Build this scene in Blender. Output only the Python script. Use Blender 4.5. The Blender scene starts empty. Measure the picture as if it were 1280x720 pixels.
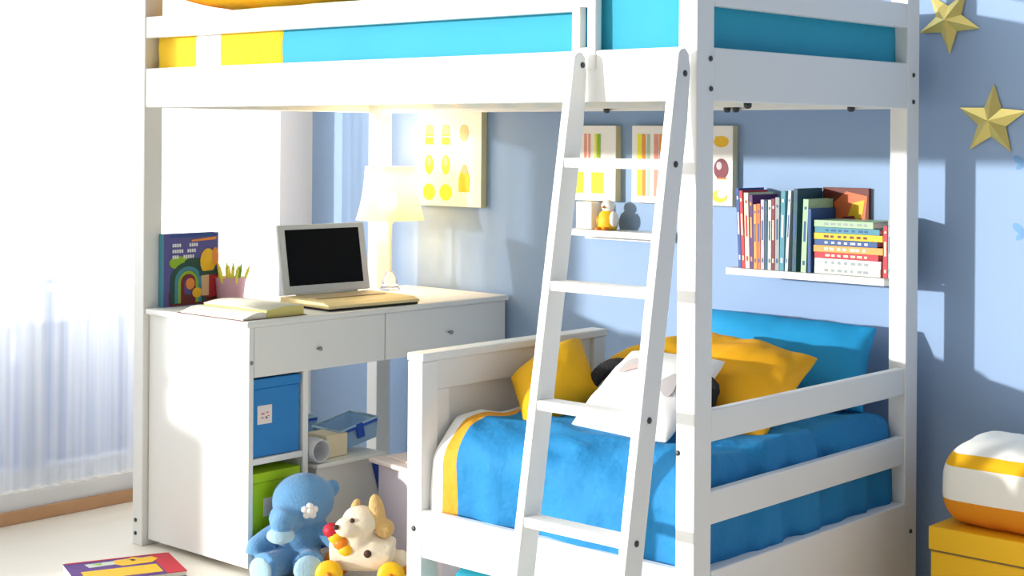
import bpy, bmesh, math, random
from mathutils import Vector, Matrix, noise

random.seed(7)
PI = math.pi
scn = bpy.context.scene
COL = scn.collection

# ------------------------------------------------------------------ camera
cam_d = bpy.data.cameras.new('camera')
cam = bpy.data.objects.new('camera', cam_d)
COL.objects.link(cam)
fw = Vector((-0.66855971, 0.74365846, 0.0))
rt = Vector((0.74364043, 0.6685435, 0.00696381))
up = Vector((-0.00517869, -0.00465572, 0.99997575))
cam.matrix_world = Matrix(((rt.x, up.x, -fw.x, 1.967), (rt.y, up.y, -fw.y, -2.784), (rt.z, up.z, -fw.z, 1.246), (0, 0, 0, 1)))
cam_d.sensor_width = 36.0
cam_d.lens = 1960.391 * 36.0 / 1280.0
cam_d.shift_y = (171.089 - 360.0) / 1280.0
cam_d.clip_start = 0.05
scn.camera = cam

# ------------------------------------------------------------------ world, sun, exposure
SKY_STRENGTH = 2.6
SUN_STRENGTH = 4.0
LAMP_WATTS = 7.5
scn.view_settings.view_transform = 'Standard'
scn.view_settings.look = 'None'
scn.view_settings.gamma = 1.0
scn.view_settings.exposure = 0.0
scn.view_settings.use_curve_mapping = False

w = bpy.data.worlds.new('bright_day')
scn.world = w
w.use_nodes = True
nt = w.node_tree
for n in list(nt.nodes): nt.nodes.remove(n)
wo = nt.nodes.new('ShaderNodeOutputWorld')
bgn = nt.nodes.new('ShaderNodeBackground')
tc = nt.nodes.new('ShaderNodeTexCoord')
dp = nt.nodes.new('ShaderNodeVectorMath'); dp.operation = 'DOT_PRODUCT'
dp.inputs[1].default_value = Vector((-0.93, -0.16, 0.32)).normalized()
cr = nt.nodes.new('ShaderNodeValToRGB')
mr = nt.nodes.new('ShaderNodeMapRange')
mr.inputs[1].default_value = -1; mr.inputs[2].default_value = 1
cr.color_ramp.elements[0].position = 0.46; cr.color_ramp.elements[0].color = (0.07, 0.072, 0.078, 1)
cr.color_ramp.elements[1].position = 0.92; cr.color_ramp.elements[1].color = (1.0, .985, .955, 1)
nt.links.new(tc.outputs['Generated'], dp.inputs[0])
nt.links.new(dp.outputs['Value'], mr.inputs[0])
nt.links.new(mr.outputs[0], cr.inputs[0])
nt.links.new(cr.outputs[0], bgn.inputs[0])
bgn.inputs[1].default_value = SKY_STRENGTH
nt.links.new(bgn.outputs[0], wo.inputs[0])

sun_d = bpy.data.lights.new('sun', 'SUN')
sun_d.energy = SUN_STRENGTH
sun_d.angle = math.radians(1.6)
sun_d.color = (1.0, 0.985, 0.95)
sun = bpy.data.objects.new('sun', sun_d)
COL.objects.link(sun)
sun.location = (-3, -4, 3)
sun.rotation_euler = Vector((0.62, 1.0, -0.13)).to_track_quat('-Z', 'Y').to_euler()

dl = bpy.data.lights.new('window_daylight', 'AREA'); dl.shape = 'RECTANGLE'; dl.size = 3.6; dl.size_y = 3.4
dl.energy = 230; dl.color = (1.0, .99, .97)
dlo = bpy.data.objects.new('window_daylight', dl); COL.objects.link(dlo)
dlo.location = (-5.2, .3, 1.9); dlo.rotation_euler = (0, math.radians(-90), 0)

# ------------------------------------------------------------------ materials
def lin(c):
    return tuple((x / 12.92 if x <= .04045 else ((x + .055) / 1.055) ** 2.4) for x in (c[0] / 255, c[1] / 255, c[2] / 255)) + (1,)

def mat(name, rgb, rough=.5, var=.04, scale=8, bump=0, bscale=60, metal=0, spec=.5, trans=0, emis=None, estr=0, sheen=0, alpha=1, ior=1.45):
    m = bpy.data.materials.new(name); m.use_nodes = True
    t = m.node_tree; b = t.nodes['Principled BSDF']
    b.inputs['Roughness'].default_value = rough
    b.inputs['Metallic'].default_value = metal
    b.inputs['Specular IOR Level'].default_value = spec
    b.inputs['Transmission Weight'].default_value = trans
    b.inputs['IOR'].default_value = ior
    b.inputs['Alpha'].default_value = alpha
    b.inputs['Sheen Weight'].default_value = sheen
    co = t.nodes.new('ShaderNodeTexCoord')
    no = t.nodes.new('ShaderNodeTexNoise'); no.inputs['Scale'].default_value = scale
    t.links.new(co.outputs['Object'], no.inputs['Vector'])
    mx = t.nodes.new('ShaderNodeMix'); mx.data_type = 'RGBA'
    c = lin(rgb)
    mx.inputs[6].default_value = tuple(min(1, x * (1 - var)) for x in c[:3]) + (1,)
    mx.inputs[7].default_value = tuple(min(1, x * (1 + var)) for x in c[:3]) + (1,)
    t.links.new(no.outputs['Fac'], mx.inputs[0])
    t.links.new(mx.outputs[2], b.inputs['Base Color'])
    if emis:
        b.inputs['Emission Color'].default_value = lin(emis); b.inputs['Emission Strength'].default_value = estr
    if bump:
        bn = t.nodes.new('ShaderNodeTexNoise'); bn.inputs['Scale'].default_value = bscale; bn.inputs['Detail'].default_value = 4
        t.links.new(co.outputs['Object'], bn.inputs['Vector'])
        bu = t.nodes.new('ShaderNodeBump'); bu.inputs['Strength'].default_value = bump; bu.inputs['Distance'].default_value = .01 if bscale > 9 else .06
        t.links.new(bn.outputs['Fac'], bu.inputs['Height']); t.links.new(bu.outputs[0], b.inputs['Normal'])
    return m

def banded(name, axis, stops, rough=.75, bump=.15, bscale=25, tilt=None):
    """cloth with woven stripes: stops = [(limit, rgb), ...] along an object axis, last limit ignored"""
    m = mat(name, stops[0][1], rough, .03, 6, bump, bscale)
    t = m.node_tree; b = t.nodes['Principled BSDF']
    co = t.nodes.new('ShaderNodeTexCoord'); sp = t.nodes.new('ShaderNodeSeparateXYZ')
    t.links.new(co.outputs['Object'], sp.inputs[0])
    src = sp.outputs[axis]
    if tilt:
        d = t.nodes.new('ShaderNodeVectorMath'); d.operation = 'DOT_PRODUCT'; d.inputs[1].default_value = tilt
        t.links.new(co.outputs['Object'], d.inputs[0]); src = d.outputs['Value']
    prev = None
    for i, (lim, rgb) in enumerate(stops):
        if prev is None:
            c = t.nodes.new('ShaderNodeRGB'); c.outputs[0].default_value = lin(rgb); prev = c.outputs[0]; last = lim; continue
        gt = t.nodes.new('ShaderNodeMath'); gt.operation = 'GREATER_THAN'; gt.inputs[1].default_value = last
        t.links.new(src, gt.inputs[0])
        mx = t.nodes.new('ShaderNodeMix'); mx.data_type = 'RGBA'
        t.links.new(gt.outputs[0], mx.inputs[0]); t.links.new(prev, mx.inputs[6]); mx.inputs[7].default_value = lin(rgb)
        prev = mx.outputs[2]; last = lim
    t.links.new(prev, b.inputs['Base Color'])
    return m

M = {}
M['white'] = mat('white_paint', (236, 236, 233), .38, .012, 3)
M['floor'] = mat('pale_floor', (244, 237, 222), .45, .02, 2, .02, 20)
M['wall'] = mat('blue_wall_paint', (150, 175, 208), .85, .02, 2, .02, 80)
M['wall_white'] = mat('white_wall_paint', (235, 236, 238), .8, .01)
M['wood'] = mat('oak_skirting', (205, 160, 118), .5, .1, 12)
M['bolt'] = mat('dark_bolt', (70, 72, 76), .4, .05, metal=.3)
M['steel'] = mat('brushed_steel', (150, 150, 150), .35, .05, metal=.8)
M['blue_cloth'] = mat('turquoise_cotton', (40, 160, 188), .7, .06, 5, .2, 14)
M['blue_mat'] = mat('blue_cotton', (28, 120, 205), .75, .05, 5, .15, 12)
M['blue_pil'] = mat('blue_pillow_cotton', (24, 150, 208), .7, .05, 5, .2, 12)
M['yellow'] = mat('yellow_cotton', (236, 178, 10), .75, .06, 6, .2, 18)
M['orange'] = mat('orange_yellow_cotton', (240, 172, 8), .75, .08, 6, .25, 14)
M['white_cloth'] = mat('white_cotton', (240, 238, 236), .8, .02, 6, .15, 20)
M['black_plush'] = mat('black_plush', (38, 36, 38), .95, .2, 30, .5, 150)
M['grey_print'] = mat('grey_print', (200, 192, 192), .8, .1, 20)
M['pink_print'] = mat('pink_print', (225, 190, 185), .8, .1, 20)
M['black'] = mat('black_glass', (8, 10, 16), .35, .05, spec=.1)
M['blackp'] = mat('black_plastic', (28, 26, 24), .5, .05)
M['silver'] = mat('silver_plastic', (222, 222, 224), .4, .02, metal=.1)
M['tan'] = mat('cream_plastic', (236, 214, 160), .5, .04)
M['key'] = mat('key_plastic', (206, 188, 160), .5, .04)
M['cream'] = mat('cream_shade', (252, 244, 214), .8, .02, emis=(255, 226, 165), estr=.45)
_t = M['cream'].node_tree; _o = _t.nodes['Material Output']; _x = _t.nodes.new('ShaderNodeMixShader'); _x.inputs[0].default_value = .5
_q = _t.nodes.new('ShaderNodeBsdfTransparent'); _q.inputs[0].default_value = (1, .95, .82, 1)
_t.links.new(_t.nodes['Principled BSDF'].outputs[0], _x.inputs[1]); _t.links.new(_q.outputs[0], _x.inputs[2]); _t.links.new(_x.outputs[0], _o.inputs[0])
M['lampbase'] = mat('cream_lamp_base', (246, 238, 210), .4, .02)
M['glass'] = mat('clear_glass', (225, 228, 245), .05, .01, trans=.9)
M['page'] = mat('paper', (245, 240, 222), .8, .03, 60)
M['page_y'] = mat('yellow_page_edge', (226, 212, 130), .8, .06, 90)
M['pink'] = mat('pink_plastic', (226, 178, 196), .45, .03)
M['red'] = mat('red_print', (196, 30, 52), .55, .08, 20)
M['purple'] = mat('purple_print', (92, 50, 130), .55, .08, 20)
M['violet'] = mat('violet_print', (86, 84, 150), .55, .08, 20)
M['lime'] = mat('lime_cardboard', (178, 218, 24), .6, .04, 10)
M['boxblue'] = mat('blue_cardboard', (38, 130, 200), .6, .04, 10)
M['label'] = mat('white_card', (240, 228, 226), .7, .02)
M['redink'] = mat('red_ink', (214, 110, 100), .7, .02)
M['ink'] = mat('grey_ink', (110, 112, 130), .7, .02)
M['yellowbox'] = mat('yellow_cardboard', (246, 190, 20), .6, .04, 6)
M['darkedge'] = mat('grey_shadowed_edge', (120, 100, 60), .7, .05)
M['gold'] = mat('gold_foil', (236, 218, 130), .3, .05, 20, metal=.45)
M['teal'] = mat('teal_decal', (112, 160, 208), .7, .03)
M['plush'] = mat('blue_plush', (102, 156, 202), .95, .08, 30, .35, 160, sheen=.4)
M['plush_l'] = mat('pale_blue_plush', (176, 212, 232), .95, .06, 30, .35, 160, sheen=.3)
M['beige'] = mat('cream_felt', (240, 224, 200), .85, .05, 12, .2, 90)
M['tanplush'] = mat('tan_plush', (214, 176, 116), .95, .1, 25, .5, 130)
M['wheel_y'] = mat('yellow_wheel', (246, 190, 20), .4, .04)
M['wheel_o'] = mat('orange_wheel', (236, 130, 20), .4, .04)
M['brown'] = mat('brown_spot', (70, 40, 30), .6, .05)
M['tubwhite'] = mat('white_tub_plastic', (250, 246, 236), .5, .02)
M['navy'] = mat('dark_blue_plastic', (24, 76, 176), .45, .04)
M['clearblue'] = mat('clear_blue_plastic', (190, 220, 242), .12, .03, trans=.65)
M['pinklid'] = mat('pale_pink_plastic', (246, 226, 216), .5, .03)
M['lav'] = mat('lavender_plastic', (222, 212, 222), .5, .03)
M['cardbox'] = mat('cream_cardboard', (236, 220, 184), .7, .03)
M['parapet'] = mat('pale_blue_parapet', (150, 190, 240), .8, .04, 3)
M['baluster'] = mat('grey_blue_metal', (130, 152, 190), .5, .05)
M['frame_w'] = mat('window_frame_paint', (196, 208, 224), .5, .02)
for k, c in dict(b_blue=(45, 80, 150), b_red=(190, 28, 50), b_cream=(232, 226, 190), b_maroon=(120, 24, 48), b_orange=(226, 110, 60), b_white=(232, 232, 236),
                 b_lav=(186, 180, 208), b_teal=(70, 140, 160), b_grey=(150, 160, 160), b_dteal=(40, 84, 100), b_green=(168, 200, 160), b_yellow=(246, 192, 30),
                 b_navy=(40, 84, 140), b_or2=(240, 160, 80), b_crim=(190, 44, 60), b_pale=(206, 212, 200), b_brown=(110, 40, 30), b_purple=(90, 40, 110)).items():
    M[k] = mat('book_' + k[2:], c, .55, .1, 60)
M['lemon'] = mat('lemon_print', (248, 240, 70), .8, .03)
M['peach'] = mat('peach_print', (232, 190, 150), .8, .1, 60)
M['ochre'] = mat('ochre_print', (224, 200, 80), .8, .1, 60)
M['orangep'] = mat('orange_print', (240, 150, 70), .8, .05)
M['greenp'] = mat('green_print', (150, 190, 50), .8, .05)
M['coral'] = mat('coral_print', (240, 160, 140), .8, .05)
M['canvas'] = mat('white_canvas', (250, 244, 236), .8, .01)
M['canvas_e'] = mat('cream_canvas_edge', (226, 214, 170), .8, .02)
M['darkgreen'] = mat('dark_green_print', (36, 76, 66), .6, .05)
M['stem'] = mat('green_pencil', (150, 190, 60), .5, .05)
M['pencil'] = mat('yellow_pencil', (255, 240, 90), .5, .05)

def sheer(name):
    m = bpy.data.materials.new(name); m.use_nodes = True
    t = m.node_tree
    for n in list(t.nodes): t.nodes.remove(n)
    o = t.nodes.new('ShaderNodeOutputMaterial')
    tr = t.nodes.new('ShaderNodeBsdfTransparent'); tr.inputs[0].default_value = (1, 1, 1, 1)
    tl = t.nodes.new('ShaderNodeBsdfTranslucent'); tl.inputs[0].default_value = (.97, .97, .96, 1)
    df = t.nodes.new('ShaderNodeBsdfDiffuse'); df.inputs[0].default_value = (.95, .95, .95, 1)
    a = t.nodes.new('ShaderNodeMixShader'); a.inputs[0].default_value = .4
    b = t.nodes.new('ShaderNodeMixShader')
    co = t.nodes.new('ShaderNodeTexCoord'); wv = t.nodes.new('ShaderNodeTexNoise'); wv.inputs['Scale'].default_value = 9
    mp = t.nodes.new('ShaderNodeMapping'); mp.inputs['Scale'].default_value = (1, 3, .05)
    t.links.new(co.outputs['Object'], mp.inputs[0]); t.links.new(mp.outputs[0], wv.inputs['Vector'])
    r = t.nodes.new('ShaderNodeMapRange'); r.inputs[1].default_value = .35; r.inputs[2].default_value = .65
    r.inputs[3].default_value = .55; r.inputs[4].default_value = .85
    t.links.new(wv.outputs['Fac'], r.inputs[0]); t.links.new(r.outputs[0], b.inputs[0])
    t.links.new(tl.outputs[0], a.inputs[1]); t.links.new(df.outputs[0], a.inputs[2])
    t.links.new(tr.outputs[0], b.inputs[1]); t.links.new(a.outputs[0], b.inputs[2])
    t.links.new(b.outputs[0], o.inputs[0])
    return m
def pane_glass():
    m = bpy.data.materials.new('thin_window_glass'); m.use_nodes = True
    t = m.node_tree; o = t.nodes['Material Output']
    tr = t.nodes.new('ShaderNodeBsdfTransparent'); tr.inputs[0].default_value = (.97, .985, 1, 1)
    gl = t.nodes.new('ShaderNodeBsdfGlossy'); gl.inputs['Roughness'].default_value = .02
    mx = t.nodes.new('ShaderNodeMixShader'); mx.inputs[0].default_value = .05
    t.links.new(tr.outputs[0], mx.inputs[1]); t.links.new(gl.outputs[0], mx.inputs[2]); t.links.new(mx.outputs[0], o.inputs[0])
    return m
M['pane'] = pane_glass()
M['sheer'] = sheer('sheer_white_voile')

# ------------------------------------------------------------------ helpers
def props(o, label=None, cat=None, group=None, kind=None):
    if label: o['label'] = label
    if cat: o['category'] = cat
    if group: o['group'] = group
    if kind: o['kind'] = kind
    return o

def thing(name, label, cat, loc=(0, 0, 0), rz=0, group=None):
    o = bpy.data.objects.new(name, None); COL.objects.link(o)
    o.location = loc; o.rotation_euler = (0, 0, rz); o.empty_display_size = .05
    return props(o, label, cat, group)

class MB:
    def __init__(self): self.bm = bmesh.new(); self.mats = []
    def mi(self, m):
        m = M[m] if isinstance(m, str) else m
        if m not in self.mats: self.mats.append(m)
        return self.mats.index(m)
    def box(self, lo, hi, m, bev=0, seg=2, rot=None, piv=None):
        b = bmesh.new(); bmesh.ops.create_cube(b, size=1)
        lo, hi = Vector(lo), Vector(hi)
        for v in b.verts:
            v.co = Vector(((lo[i] + hi[i]) / 2 + v.co[i] * (hi[i] - lo[i])) for i in range(3))
        if bev: bmesh.ops.bevel(b, geom=list(b.edges), offset=bev, segments=seg, profile=.5, affect='EDGES')
        return self.add(b, m, rot, piv, smooth=False)
    def add(self, b, m, rot=None, piv=None, smooth=True):
        i = self.mi(m)
        if rot is not None:
            p = Vector(piv or (0, 0, 0))
            for v in b.verts: v.co = rot @ (v.co - p) + p
        vm = {}
        for v in b.verts: vm[v] = self.bm.verts.new(v.co)
        for f in b.faces:
            try: nf = self.bm.faces.new([vm[v] for v in f.verts])
            except ValueError: continue
            nf.material_index = i; nf.smooth = smooth
        b.free(); return self
    def prism(self, pts, d, m, smooth=False, bev=0):
        """closed outline pts (3-D) extruded by vector d"""
        b = bmesh.new(); d = Vector(d)
        f = b.faces.new([b.verts.new(Vector(p)) for p in pts])
        r = bmesh.ops.extrude_face_region(b, geom=[f])
        for v in r['geom']:
            if isinstance(v, bmesh.types.BMVert): v.co += d
        bmesh.ops.recalc_face_normals(b, faces=list(b.faces))
        if bev: bmesh.ops.bevel(b, geom=list(b.edges), offset=bev, segments=2, profile=.5, affect='EDGES')
        return self.add(b, m, smooth=smooth)
    def lathe(self, prof, m, c=(0, 0, 0), n=28, axis='Z', smooth=True, cap=True):
        b = bmesh.new(); rings = []
        for r, z in prof:
            ring = []
            for k in range(n):
                a = 2 * PI * k / n; x, y = r * math.cos(a), r * math.sin(a)
                p = {'Z': (x, y, z), 'X': (z, x, y), 'Y': (x, z, y)}[axis]
                ring.append(b.verts.new(Vector(p) + Vector(c)))
            rings.append(ring)
        for a, c2 in zip(rings, rings[1:]):
            for k in range(n): b.faces.new((a[k], a[(k + 1) % n], c2[(k + 1) % n], c2[k]))
        if cap:
            b.faces.new(rings[0]); b.faces.new(rings[-1])
        bmesh.ops.recalc_face_normals(b, faces=list(b.faces))
        return self.add(b, m, smooth=smooth)
    def tube(self, pts, r, m, n=10):
        b = bmesh.new(); pts = [Vector(p) for p in pts]; rings = []
        for i, p in enumerate(pts):
            t = (pts[min(i + 1, len(pts) - 1)] - pts[max(i - 1, 0)]).normalized()
            q = t.to_track_quat('Z', 'Y'); rr = r[i] if isinstance(r, (list, tuple)) else r
            rings.append([b.verts.new(p + q @ Vector((rr * math.cos(2 * PI * k / n), rr * math.sin(2 * PI * k / n), 0))) for k in range(n)])
        for a, c2 in zip(rings, rings[1:]):
            for k in range(n): b.faces.new((a[k], a[(k + 1) % n], c2[(k + 1) % n], c2[k]))
        b.faces.new(rings[0]); b.faces.new(rings[-1])
        bmesh.ops.recalc_face_normals(b, faces=list(b.faces))
        return self.add(b, m)
    def ball(self, c, s, m, rot=None, sub=3):
        b = bmesh.new(); bmesh.ops.create_icosphere(b, subdivisions=sub, radius=1)
        R = rot or Matrix.Identity(3)
        for v in b.verts: v.co = R @ Vector((v.co.x * s[0], v.co.y * s[1], v.co.z * s[2])) + Vector(c)
        return self.add(b, m)
    def build(self, name, parent=None, origin=None, label=None, sub=0):
        org = Vector((0, 0, 0))
        root = parent
        while root is not None and root.parent is not None: root = root.parent
        local = origin == 'local'
        if origin is not None and not local: org = Vector(origin)
        elif root is not None and not local: org = Vector(root.location)
        for v in self.bm.verts: v.co -= org
        me = bpy.data.meshes.new(name); self.bm.to_mesh(me); self.bm.free()
        for m in self.mats: me.materials.append(m)
        o = bpy.data.objects.new(name, me); COL.objects.link(o)
        if parent is not None: o.parent = parent
        elif origin is not None and not local: o.location = org
        if sub:
            s = o.modifiers.new('sub', 'SUBSURF'); s.levels = sub; s.render_levels = sub
        if label: o['label'] = label
        return o

def remesh(o, vs, smooth=6):
    r = o.modifiers.new('r', 'REMESH'); r.mode = 'VOXEL'; r.voxel_size = vs; r.use_smooth_shade = True
    s = o.modifiers.new('s', 'SMOOTH'); s.factor = .6; s.iterations = smooth
    return o

def struct(o): o['kind'] = 'structure'; return o

def copy_tree(o, parent=None):
    c = o.copy(); COL.objects.link(c); c.parent = parent
    for ch in [x for x in o.children]: copy_tree(ch, c)
    return c

# ------------------------------------------------------------------ room shell
WB = 1.12                       # back wall plane
WL = -2.557                     # left wall plane
struct(MB().box((WL - .1, -4.2, -.1), (2.6, WB + .1, 0), 'floor').build('floor'))
struct(MB().box((WL - .12, WB, 0), (2.6, WB + .1, 2.6), 'wall').build('wall_back'))
wy0, wy1 = -0.85, .92          # glazed opening along Y
wl = MB()
wl.box((WL - .12, -.95, 0), (WL, wy0, 2.6), 'wall_white')
wl.box((WL - .12, wy1, 0), (WL, WB, 2.6), 'wall_white')
wl.box((WL - .12, wy0, 2.3), (WL, wy1, 2.6), 'wall_white')
wl.box((WL - .12, wy0, 0), (WL, wy1, .10), 'wall_white')
struct(wl.build('wall_left'))
struct(MB().box((WL, -.95, 0), (WL + .014, WB, .042), 'wood', .003).build('baseboard_left'))
struct(MB().box((.01, WB - .012, 0), (2.6, WB, .06), 'wall_white', .003).build('baseboard_back'))

win = bpy.data.objects.new('window_1', None); COL.objects.link(win); struct(win)
f = MB()
x0, x1 = WL - .08, WL - .03
f.box((x0, wy0, .10), (x1, wy1, .16), 'frame_w', .004); f.box((x0, wy0, 2.24), (x1, wy1, 2.30), 'frame_w', .004)
for y in (wy0, wy1 - .05): f.box((x0, y, .16), (x1, y + .05, 2.24), 'frame_w', .004)
f.build('window_frame', win)
MB().box((x0 - .005, -.05, .16), (x1 + .01, .005, 2.24), 'baluster', .004).build('mullion', win)
for a, b in ((wy0 + .05, -.05), (.005, wy1 - .05)):
    MB().box((WL - .058, a, .16), (WL - .052, b, 2.24), 'pane').build('pane', win)

# balcony outside the glass
MB_b = MB(); MB_b.box((WL - .72, -2.4, -.1), (WL - .12, 1.4, .05), 'parapet'); struct(MB_b.build('balcony_floor'))
rl = thing('balcony_railing', 'grey-blue balcony railing with thin upright bars seen through the sheer curtain', 'railing', (WL - .40, 0, .05))
MB().box((WL - .42, -2.3, .715), (WL - .38, 1.3, .735), 'baluster', .004).build('top_rail', rl)
MB().box((WL - .42, -2.3, .15), (WL - .38, 1.3, .17), 'baluster', .004).build('bottom_rail', rl)
y = -1.25; b0 = None
while y < 1.0:
    if b0 is None: b0 = MB().box((WL - .41, y, .05), (WL - .39, y + .018, .72), 'baluster').build('baluster', rl); yb = y
    else:
        c = b0.copy(); COL.objects.link(c); c.location.y = y - yb
    y += random.choice((.045, .06, .075, .06))
pp = MB().box((WL - .68, -2.3, .05), (WL - .62, 1.3, .665), 'parapet', .005).build('balcony_parapet', origin=(WL - .65, 0, .05))
props(pp, 'pale blue low parapet behind the balcony railing outside the window', 'parapet')

# sheer curtains
def curtain(y0, y1, label, seed, x=-2.50, zb=.115, n=None):
    b = bmesh.new(); n = n or int((y1 - y0) / .006)
    zs = [zb, .5, 1.0, 1.6, 2.25]; cols = []
    rnd = random.Random(seed); ph = rnd.random() * 6
    for i in range(n + 1):
        y = y0 + (y1 - y0) * i / n; c = []
        for k, z in enumerate(zs):
            wv = .006 * math.sin(y * 62 + ph + .6 * math.sin(y * 11 + k * .25)) + .006 * math.sin(y * 24 + ph * 2 + k * .15)
            c.append(b.verts.new((x + wv, y, z)))
        cols.append(c)
    for a, d in zip(cols, cols[1:]):
        for k in range(len(zs) - 1): b.faces.new((a[k], d[k], d[k + 1], a[k + 1]))
    mb = MB(); mb.add(b, 'sheer')
    t = thing('curtain', label, 'curtain', (x, (y0 + y1) / 2, zb), 0, 'sheer window curtains')
    mb.build('fabric', t)
    h = MB(); h.box((x - .022, y0, zb + 0), (x + .022, y1, zb + .004), 'sheer'); h.build('hem', t)
    MB().tube([(x, y0, 2.27), (x, y1, 2.27)], .012, 'white').build('rod', t)
    return t
curtain(-.90, .30, 'long sheer white curtain panel to the left of the loft bed', 3)
curtain(.31, .925, 'sheer white curtain panel hanging behind the desk and picture book', 5)

# ------------------------------------------------------------------ loft bed
BX0, BX1, BD = -2.08, 0.0, 1.01
bed = thing('loft_bed', 'tall white wooden loft bed frame on square posts over the desk', 'bed', (0, 0, 0))
def post(x0, x1, y0, y1, bolts):
    o = MB().box((x0, y0, 0), (x1, y1, 1.78), 'white', .003).build('post', bed)
    for p, ax in bolts:
        c = MB()
        if ax == 'x': c.lathe([(.006, 0), (.006, .0025), (.004, .004)], 'bolt', (x1, p[0], p[1]), 12, 'X')
        else: c.lathe([(.006, 0), (.006, -.0025), (.004, -.004)], 'bolt', (p[0], y0, p[1]), 12, 'Y')
        c.build('bolt', o)
    return o
post(-.05, 0, 0, .065, [((.05, 1.42), 'x'), ((.052, 1.354), 'x'), ((-.036, 1.43), 'y'), ((-.044, .56), 'y'), ((-.03, 1.40), 'y')])
post(BX0, BX0 + .05, 0, .065, [((-2.062, .075), 'y'), ((-2.062, .035), 'y')])
post(-.05, 0, .945, BD, [((.976, 1.415), 'x'), ((.976, 1.345), 'x'), ((.976, .22), 'x')])
post(BX0 + .022, BX0 + .072, .945, BD, [])
z1, z2, z3, z4 = 1.327, 1.445, 1.537, 1.601
def bar(lo, hi, name, parent=None, m='white', bev=.003): return MB().box(lo, hi, m, bev).build(name, parent or bed)
bar((BX0 + .05, .002, z1), (-.05, .028, z2), 'front_beam')
bar((BX0 + .05, .982, z1), (-.05, 1.008, z2), 'back_beam')
bar((-.028, .065, z1), (-.002, .945, z2), 'end_beam')
bar((BX0 + .002, .065, z1), (BX0 + .028, .945, z2), 'end_beam')
bar((BX0 + .05, .002, z3), (-.352, .026, z4), 'guard_rail')
bar((BX0 + .05, .984, z3), (-.05, 1.008, z4), 'guard_rail')
bar((-.026, .065, z3), (-.002, .945, z4), 'guard_rail')
bar((BX0 + .002, .065, z3), (BX0 + .026, .945, z4), 'guard_rail')
bar((BX0 + .05, .984, 1.66), (-.05, 1.008, 1.72), 'guard_rail')
bar((-.026, .065, 1.66), (-.002, .945, 1.72), 'guard_rail')
# ledgers and slats
bar((BX0 + .05, .0285, 1.335), (-.05, .055, 1.36), 'ledger')
bar((BX0 + .05, .955, 1.335), (-.05, .9815, 1.36), 'ledger')
s0 = None
for i in range(13):
    x = -1.98 + i * .152
    if s0 is None: s0 = bar((x, .03, 1.361), (x + .07, .98, 1.375), 'slat', None, 'canvas_e'); sx = x
    else: c = s0.copy(); COL.objects.link(c); c.location.x = x - sx
for x, yy in ((-1.02, .97), (-.58, .97), (-.55, .97), (-.18, .97), (-.2, .5)):
    MB().lathe([(.010, 0), (.010, -.010), (.005, -.014)], 'bolt', (x, yy if yy > .6 else .5, 1.334), 10).build('bolt', bed)
# slotted hand hold at the ladder opening
hh = MB()
hh.box((-.352, -.002, 1.40), (-.327, .022, 1.70), 'white', .004)
hh.box((-.306, -.002, 1.40), (-.281, .022, 1.70), 'white', .004)
hh.box((-.330, -.001, 1.40), (-.303, .021, 1.452), 'white', .003)
hh.box((-.330, -.001, 1.545), (-.303, .021, 1.70), 'white', .003)
hh.build('hand_hold', bed)

# ladder
lad = thing('ladder', 'white wooden ladder leaning against the front of the loft bed', 'ladder', (-.17, -.25, 0))
sl, oy = .163, -.289
def stile(x, bolts):
    o = bmesh.new()
    prof = []
    zt = 1.44
    pts = [(oy, 0), (oy + .062, 0), (sl * (zt - .16) + oy + .058, zt - .16), (sl * (zt - .05) + oy + .050, zt - .05), (sl * zt + oy + .036, zt - .012), (sl * zt + oy + .022, zt), (sl * zt + oy + .006, zt - .004), (sl * (zt - .01) + oy, zt - .012)]
    mb = MB(); mb.prism([(x, p[0], p[1]) for p in pts], (.022, 0, 0), 'white', bev=.002)
    s = mb.build('stile', lad)
    for z in bolts:
        MB().lathe([(.007, 0), (.007, .002), (.004, .0035)], 'bolt', (x + .022, sl * z + oy + .030, z), 12, 'X').build('bolt', s)
    return s
stile(-.318, [1.41])
stile(-.030, [1.19, .655, .405, 1.385])
r0 = None
for z in (1.178, .905, .645, .395, .145):
    y0 = sl * z + oy
    MB().box((-.296, y0 + .004, z), (-.030, y0 + .052, z + .022), 'white', .003).build('rung', lad)

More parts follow.
